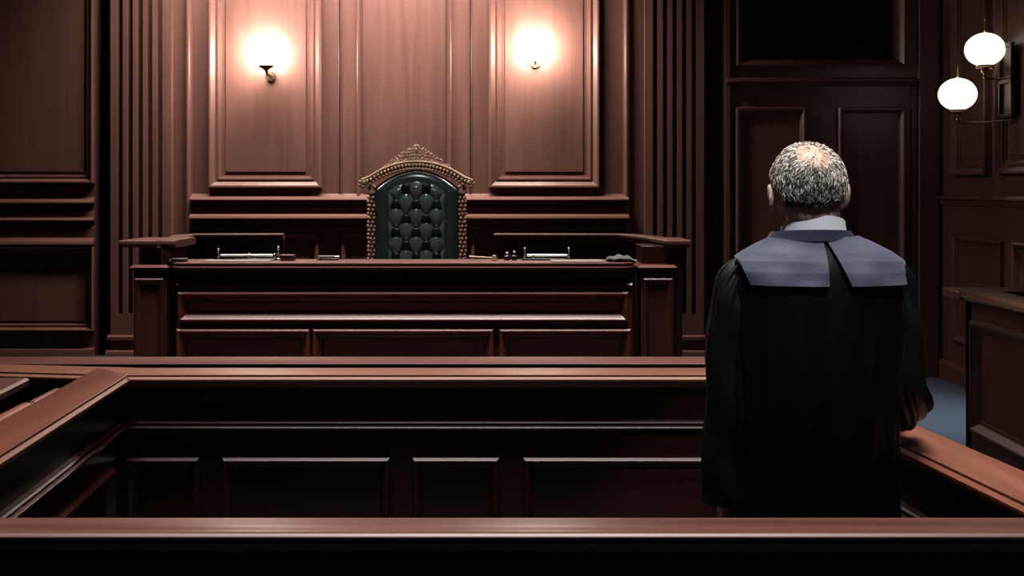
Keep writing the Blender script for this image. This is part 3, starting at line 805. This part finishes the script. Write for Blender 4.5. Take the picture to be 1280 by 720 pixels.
# arms
SHL, ELL_, WRL = V((PX - .168, PY - .004, 1.385)), V((.497, 2.605, 1.15)), V((.4935, 2.600, .925))
SHR, ELR, WRR = V((PX + .164, PY - .004, 1.385)), V((.912, 2.600, 1.135)), V((.955, 2.815, 1.060))
b.capsule([SHL, (SHL + ELL_) / 2 + V((-.005, 0, 0)), ELL_, (ELL_ + WRL) / 2, WRL], (.036, .038, .034, .031, .023), 14)
b.capsule([SHR, (SHR + ELR) / 2 + V((.005, 0, 0)), ELR, (ELR + WRR) / 2, WRR], (.036, .038, .034, .031, .023), 14)
def hand(W, d, n, s, curls, spread=.05):
    """W wrist; d towards the fingers; n out of the palm; s towards the thumb"""
    d, n, s = V(d).normalized(), V(n).normalized(), V(s).normalized()
    off = (.030, .010, -.010, -.029); ml = (.088, .092, .088, .080)
    seg = ((.040, .025, .020), (.045, .028, .021), (.041, .026, .020), (.032, .020, .018)); rad = (.0088, .0092, .0088, .0078)
    for i in range(4):
        k = W + d * ml[i] + s * off[i]
        b.capsule([W + s * off[i] * .6 + d * .005, W + s * off[i] * .85 + d * .05, k], (.015, .0145, rad[i] + .0025), 12)
        a = 0; p = k; dd = (d + s * (off[i] * spread / .03)).normalized(); pts = [k]; 
        for j in range(3):
            a += curls[i] * (.8, 1.1, .8)[j]
            p = p + (dd * math.cos(a) + n * math.sin(a)) * seg[i][j]; pts.append(p)
        b.capsule(pts, (rad[i], rad[i] * .97, rad[i] * .9, rad[i] * .78), 12)
    t0 = W + d * .022 + s * .022 + n * .006; t1 = t0 + (d * .7 + s * .62 + n * .35).normalized() * .045
    t2 = t1 + (d * .9 + s * .30 + n * .35).normalized() * .031; t3 = t2 + (d * .95 + s * .10 + n * .35).normalized() * .024
    b.capsule([t0, t1, t2, t3], (.0155, .0125, .0105, .0085), 12)
hand(WRL + V((0, 0, -.01)), (.02, .06, -1), (1, 0, .02), (.0, 1, .05), (.28, .32, .36, .40))
hand(WRR, (.08, 1, -.26), (0, -.0, -1), (-1, .1, 0), (.05, .05, .06, .08))

def bake(mb, name, vox, mat, smooth_it=6, parent=None, org=None):
    o = mb.build(name + '_raw', mat, None, smooth=False, org=org)
    r = o.modifiers.new('r', 'REMESH'); r.mode = 'VOXEL'; r.voxel_size = vox; r.use_smooth_shade = True
    if smooth_it:
        s = o.modifiers.new('s', 'SMOOTH'); s.iterations = smooth_it; s.factor = .5
    bpy.context.view_layer.update()
    dg = bpy.context.evaluated_depsgraph_get()
    me = bpy.data.meshes.new_from_object(o.evaluated_get(dg))
    me.name = name
    for p in me.polygons: p.use_smooth = True
    if not me.materials: me.materials.append(mat)
    n = bpy.data.objects.new(name, me); C.objects.link(n); n.location = o.location if parent is None else (0, 0, 0)
    n['_o'] = tuple(org)
    if parent: n.parent = parent
    bpy.data.objects.remove(o)
    return n
OR = (PX, PY, 0.0)
man = bake(b, 'person', .0052, SKIN, 5, org=OR)
tag(man, 'grey haired man seen from behind in a black gown with slate shoulder flaps', 'person')
for s in (-1, 1):
    e = MB().ell(hp((s * .032, .0865, .012)), .0120, 16, 12).build('eye', EYEW, man)
    MB().ell(hp((s * .032, .0964, .012)), (.0055, .003, .0055), 12, 8).build('iris', EYEB, e)

# hair: under-layer plus individual locks
rr = random.Random(11)
CR = V((.0795, .098, .092)); CC = V((0, -.008, .022))
bald = V((.08, -.46, .88)).normalized()
def hairy(dv):
    """dv: unit direction from the head centre (local)"""
    ang = math.degrees(dv.angle(bald))
    wob = 3.5 * math.sin(7 * math.atan2(dv.x, dv.y)) 
    if ang < 25 + wob: return .03
    if dv.y > .52: return 0                                        # face and forehead
    lim = -.50 if dv.y < -.15 else -.50 + (dv.y + .15) * .9
    if dv.z < lim + .05 * math.sin(9 * dv.x): return 0
    if abs(dv.x) > .80 and dv.z < .04 and -.42 < dv.y < .45: return 0       # round the ears
    return .03 + .97 * min(1, max(0, (ang - 25 - wob) / 20)) ** 1.6 if ang < 45 + wob else 1
h = MB()
h.cur = 1
def keepf(p):
    q = HM.inverted() @ p - CC
    dv = V((q.x / CR.x, q.y / CR.y, q.z / CR.z)).normalized(); return hairy(dv) >= 1
h.ell(hp(CC), tuple(CR + V((.002, .002, .002))), 64, 44, HR, keepf)
cnt = 0
while cnt < 8600:
    u = rr.uniform(-1, 1); a = rr.uniform(0, 2 * PI); q = math.sqrt(1 - u * u)
    dv = V((q * math.cos(a), q * math.sin(a), u)); k = hairy(dv)
    if rr.random() > k: continue
    cnt += 1
    h.cur = 0 if dv.z > -.24 - .06 * math.sin(11 * dv.x) and rr.random() < .46 + .2 * dv.z else 1  # only dark strands low down; their colour also carries the nape shadow
    p = CC + V((dv.x * CR.x, dv.y * CR.y, dv.z * CR.z)); n = V((dv.x / CR.x, dv.y / CR.y, dv.z / CR.z)).normalized()
    away = (dv - bald * dv.dot(bald)).normalized()
    t = (away - n * away.dot(n)).normalized(); sdv = n.cross(t)
    cu = rr.uniform(-.9, .9); d = (t * .8 + n * rr.uniform(.45, .95) + sdv * rr.uniform(-.5, .5)).normalized()
    L_ = rr.uniform(.012, .023) * (1.0 if dv.z > -.2 else .75); pts = [p]
    for j in range(4):
        p = p + d * (L_ / 4); pts.append(p)
        d = (d + sdv * cu * .45 - n * .30 + V((0, 0, -.08))).normalized()
    wd = rr.uniform(.0007, .0013)
    h.tube([hp(x) for x in pts], [wd, wd * 1.15, wd * 1.05, wd * .8, wd * .25], 3, caps=False)
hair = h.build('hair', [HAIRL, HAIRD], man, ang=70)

# gown
def robe_pt(z, th, off=0., pleat=1.0):
    """gown surface at height z, angle th (0 = right, -pi/2 = back)"""
    KEY = [(1.518, .070, .062, .000), (1.506, .094, .074, .001), (1.492, .125, .086, .002), (1.475, .158, .097, .004), (1.455, .184, .108, .004), (1.43, .194, .118, .003), (1.38, .198, .128, 0),
           (1.28, .202, .132, 0), (1.12, .190, .130, 0), (.95, .186, .132, 0), (.75, .192, .138, 0), (.5, .205, .15, 0), (.20, .225, .17, 0)]
    if z >= KEY[0][0]: k = KEY[0][1:]
    elif z <= KEY[-1][0]: k = KEY[-1][1:]
    else:
        for (z1, *v1), (z0, *v0) in zip(KEY, KEY[1:]):
            if z0 <= z <= z1:
                q = (z - z0) / (z1 - z0); k = [x0 + (x1 - x0) * q for x0, x1 in zip(v0, v1)]; break
    a, bb, sh = k; p = 2.35
    ct, st = math.cos(th), math.sin(th)
    ct_ = abs(ct) ** (2 / p) * (1 if ct >= 0 else -1); st_ = abs(st) ** (2 / p) * (1 if st >= 0 else -1)
    amp = pleat * max(0, min(1, (1.37 - z) / .25)) * (.007 + .012 * max(0, 1.0 - z))
    f = amp * (math.cos(th * 17) + .5 * math.cos(th * 29 + 1.3)) 
    dr = V((ct_, st_, 0)); nn = V((ct, st, 0))
    zz = z
    return V((PX + a * ct_, PY - .004 + bb * st_ - sh, zz)) + nn * (f + off)
g = MB(); NT = 220
zs = [1.518, 1.512, 1.506, 1.499, 1.492, 1.483, 1.475, 1.465, 1.455, 1.443, 1.43, 1.405, 1.38, 1.35, 1.31, 1.26, 1.2, 1.12, 1.03, .93, .82, .7, .58, .46, .34, .2]
outer = [[robe_pt(z, 2 * PI * k / NT) for k in range(NT)] for z in zs]
inner = [[robe_pt(z, 2 * PI * k / NT, -.006) for k in range(NT)] for z in (.2, .6, 1.0, 1.3, 1.43, 1.455, 1.475, 1.492, 1.506, 1.518)]
g.loft(outer + inner, caps=False)
gown = g.build('gown', ROBE, man, ang=80)
# sleeves: gathered at the shoulder, wide cuffs
def sleeve(path, radii, cuff_up, name='sleeve'):
    n = 72; pts = [V(p) for p in path]
    # resample
    P = []; R = []
    for i in range(len(pts) - 1):
        for k in range(8):
            q = k / 8
            a, b_, c_, d_ = pts[max(0, i - 1)], pts[i], pts[i + 1], pts[min(len(pts) - 1, i + 2)]
            P.append(.5 * ((2 * b_) + (c_ - a) * q + (2 * a - 5 * b_ + 4 * c_ - d_) * q * q + (3 * b_ - a - 3 * c_ + d_) * q ** 3))
            R.append(radii[i] + (radii[i + 1] - radii[i]) * q)
    P.append(pts[-1]); R.append(radii[-1]); m = MB(); rings = []; pn = V((0, -1, 0))
    for i, p in enumerate(P):
        t = (P[min(i + 1, len(P) - 1)] - P[max(i - 1, 0)]).normalized(); pn = (pn - t * pn.dot(t)).normalized(); q = t.cross(pn)
        u = i / (len(P) - 1); am = .0085 * max(0, 1 - u * 2.6) * min(1, u * 14 + .3) + .0035 * u
        ring = []
        for k in range(n):
            a = 2 * PI * k / n
            r = R[i] + am * math.cos(a * 13 + .6 * math.sin(u * 9)) + .004 * u * math.cos(a * 5 + u * 6) + .003 * math.sin(u * 22 + a * 2) * min(1, u * 5)
            ring.append(p + (pn * math.cos(a) + q * math.sin(a)) * r)
        rings.append(ring)
    inn = [[p + (c_ - p) * .13 for p in r] for r, c_ in ((rings[-1], P[-1]), (rings[-6], P[-6]), (rings[-14], P[-14]))]
    m.loft(rings + inn, caps=False)
    m.add(rings[0], [tuple(range(n))])
    return m.build(name, SATIN, man, ang=80)
sleeve([(PX - .140, PY - .004, 1.422), (PX - .174, PY - .006, 1.395), (.513, 2.612, 1.30), (.507, 2.603, 1.14), (.4995, 2.600, 1.0), (.502, 2.600, .895)], (.040, .051, .056, .054, .054, .062), 0)
sleeve([(PX + .145, PY - .004, 1.425), (PX + .176, PY - .006, 1.395), (.8965, 2.610, 1.30), (.9015, 2.598, 1.18), (.925, 2.635, 1.115), (.942, 2.755, 1.085)], (.040, .051, .056, .056, .056, .054), 0)


# slate shoulder yoke: a cape-like panel lying over the gown, with a parting at the middle back
AZ = [(1.512, .082), (1.506, .094), (1.492, .125), (1.475, .158), (1.455, .184), (1.43, .194), (1.38, .198)]
def a_at(z):
    for (z1, v1), (z0, v0) in zip(AZ, AZ[1:]):
        if z0 <= z <= z1: return v0 + (v1 - v0) * (z - z0) / (z1 - z0)
    return AZ[0][1] if z > AZ[0][0] else AZ[-1][1]
def flap(xin, xout, zlo, name):
    """xin, xout: offsets from the spine as functions of s (0 top .. 1 hem)"""
    m = MB(); nt, nz = 40, 34; vs = []; fs = []
    for off in (.0135, .006):
        for j in range(nz + 1):
            s_ = j / nz; z = 1.509 + (zlo - 1.509) * s_; a = a_at(z)
            for i in range(nt + 1):
                q = i / nt; x = xin(s_) + (xout(s_) - xin(s_)) * q
                lim = a * .9995; x = max(-lim, min(lim, x))
                c = x / a; ct = (1 if c >= 0 else -1) * min(1, abs(c)) ** (2.35 / 2)
                wob = .0022 * math.sin(x * 70 + s_ * 3) * s_ + .0015 * math.sin(x * 31 - s_ * 8)
                vs.append(robe_pt(z, -math.acos(ct), off + .010 * s_ ** 2 * .5 + wob, 0))
    S = (nt + 1) * (nz + 1)
    for j in range(nz):
        for i in range(nt):
            a = j * (nt + 1) + i; fs.append((a, a + 1, a + nt + 2, a + nt + 1)); a += S; fs.append((a, a + nt + 1, a + nt + 2, a + 1))
    for lst in ([i for i in range(nt + 1)], [nz * (nt + 1) + i for i in range(nt + 1)], [j * (nt + 1) for j in range(nz + 1)], [j * (nt + 1) + nt for j in range(nz + 1)]):
        for p, q in zip(lst, lst[1:]): fs.append((p, q, q + S, p + S))
    m.add(vs, fs); return m.build(name, YOKE, man, ang=60)
flap(lambda s_: -.004, lambda s_: -(.157 + .032 * (1 - s_) + .16 * max(0, .45 - s_)), 1.402, 'shoulder_flap')
flap(lambda s_: .000 + .044 * s_, lambda s_: .172 + .20 * max(0, .62 - s_), 1.402, 'shoulder_flap')
# gown collar band and white shirt collar
def band(z0f, z1f, a0, b0, a1, b1, th, name, mat, cy=0, dx=-.004):
    n = 48; R = []
    for zf_, a, bb in ((z0f, a0, b0), (z1f, a1, b1), (z1f, a1 - th, b1 - th), (z0f, a0 - th, b0 - th)):
        R.append([V((PX + dx + a * math.cos(2 * PI * k / n), PY - .006 + cy + bb * math.sin(2 * PI * k / n), zf_(2 * PI * k / n))) for k in range(n)])
    return MB().loft(R + [R[0]], caps=False).build(name, mat, man, ang=50)
band(lambda t: 1.500, lambda t: 1.518 + .008 * max(0, -math.sin(t)), .104, .096, .090, .093, .006, 'gown_collar', COLLARB, 0, -.008)
band(lambda t: 1.505, lambda t: 1.530 + .028 * max(0, -math.sin(t)) ** .8, .077, .084, .072, .081, .004, 'shirt_collar', COTTON, 0, -.004)
for s in (-1, 1):
    MB().tube([(PX + s * .083, PY, .92), (PX + s * .09, PY + .01, .52), (PX + s * .095, PY - .005, .075)], [.092, .078, .074], 20).build('trouser_leg', TROUS, man, ang=60)
    MB().loft([[V((PX + s * (.098 + .0) + w_ * math.cos(2 * PI * k / 16), PY + .045 + ln * math.sin(2 * PI * k / 16), z)) for k in range(16)] for z, w_, ln in ((0, .046, .142), (.018, .050, .146), (.045, .046, .135), (.075, .040, .10), (.10, .03, .06))]).build('shoe', SHOE, man, ang=60)

# ------------------------------------------------------------------ lights
def area(name, loc, target, size, power, col=(1, 1, 1), size_y=None, spread=180):
    l = bpy.data.lights.new(name, 'AREA'); l.energy = power; l.color = col; l.size = size
    if size_y: l.shape = 'RECTANGLE'; l.size_y = size_y
    l.spread = math.radians(spread)
    o = bpy.data.objects.new(name, l); C.objects.link(o); o.location = loc
    o.rotation_euler = (V(target) - V(loc)).to_track_quat('-Z', 'Y').to_euler(); return o
def spot(name, loc, target, power, ang, blend=.5, col=(1, 1, 1), r=.08):
    l = bpy.data.lights.new(name, 'SPOT'); l.energy = power; l.color = col; l.spot_size = math.radians(ang); l.spot_blend = blend; l.shadow_soft_size = r
    o = bpy.data.objects.new(name, l); C.objects.link(o); o.location = loc
    o.rotation_euler = (V(target) - V(loc)).to_track_quat('-Z', 'Y').to_euler(); return o
WARM = (1, .80, .66); NEUT = (1, .90, .84); COOL = (.86, .92, 1)
# ceiling wall-washers over the judge's bay
area('wall_washer_light', (-1.35, 8.9, 4.5), (-1.35, 9.65, 2.6), 3.1, 140, (1, .90, .83), .25, 110)
# flat ceiling lights: steep light on everything that faces up
area('well_light', (.35, 3.2, 4.55), (.35, 3.2, 0), 4.4, 105, NEUT, 3.4, 42)
area('bench_light', (-.8, 6.35, 4.55), (-.8, 6.45, 0), 4.2, 62, NEUT, 1.0, 46)
spot('chair_light', (-.75, 5.9, 4.5), (-.68, 8.2, 1.55), 230, 17, .6, (.95, .97, 1), .10)
# downlight picking out the standing man
spot('dock_spot_light', (.60, .35, 4.3), (.70, 2.60, 1.56), 350, 12.5, .5, COOL, .12)
area('floor_fill_light', (3.0, 7.8, 4.5), (3.0, 7.8, 0), .5, 16, COOL, 1.4, 36)  # added fill that brightens the strip of floor on the right
W_ = bpy.data.worlds.new('world'); bpy.context.scene.world = W_; W_.use_nodes = True
W_.node_tree.nodes['Background'].inputs[0].default_value = (.5, .45, .45, 1)
W_.node_tree.nodes['Background'].inputs[1].default_value = .02

# ------------------------------------------------------------------ camera
cam = bpy.data.cameras.new('camera'); co = bpy.data.objects.new('camera', cam); C.objects.link(co)
co.location = (0, 0, EYE); co.rotation_euler = (PI / 2, 0, 0)
cam.sensor_width = 36; cam.lens = 36 * F / 1280; cam.shift_y = -(360 - HY) / 1280; cam.clip_start = .05
sc_ = bpy.context.scene; sc_.camera = co
vs_ = sc_.view_settings
sc_.display_settings.display_device = 'sRGB'
vs_.view_transform = 'Standard'; vs_.look = 'None'; vs_.exposure = 0.0; vs_.gamma = 1.0; vs_.use_curve_mapping = False
cy_ = sc_.cycles; cy_.use_denoising = True; cy_.max_bounces = 5; cy_.diffuse_bounces = 2; cy_.glossy_bounces = 3
cy_.sample_clamp_indirect = 4.0; cy_.caustics_reflective = False; cy_.caustics_refractive = False
for o in bpy.data.objects:
    if '_o' in o: del o['_o']
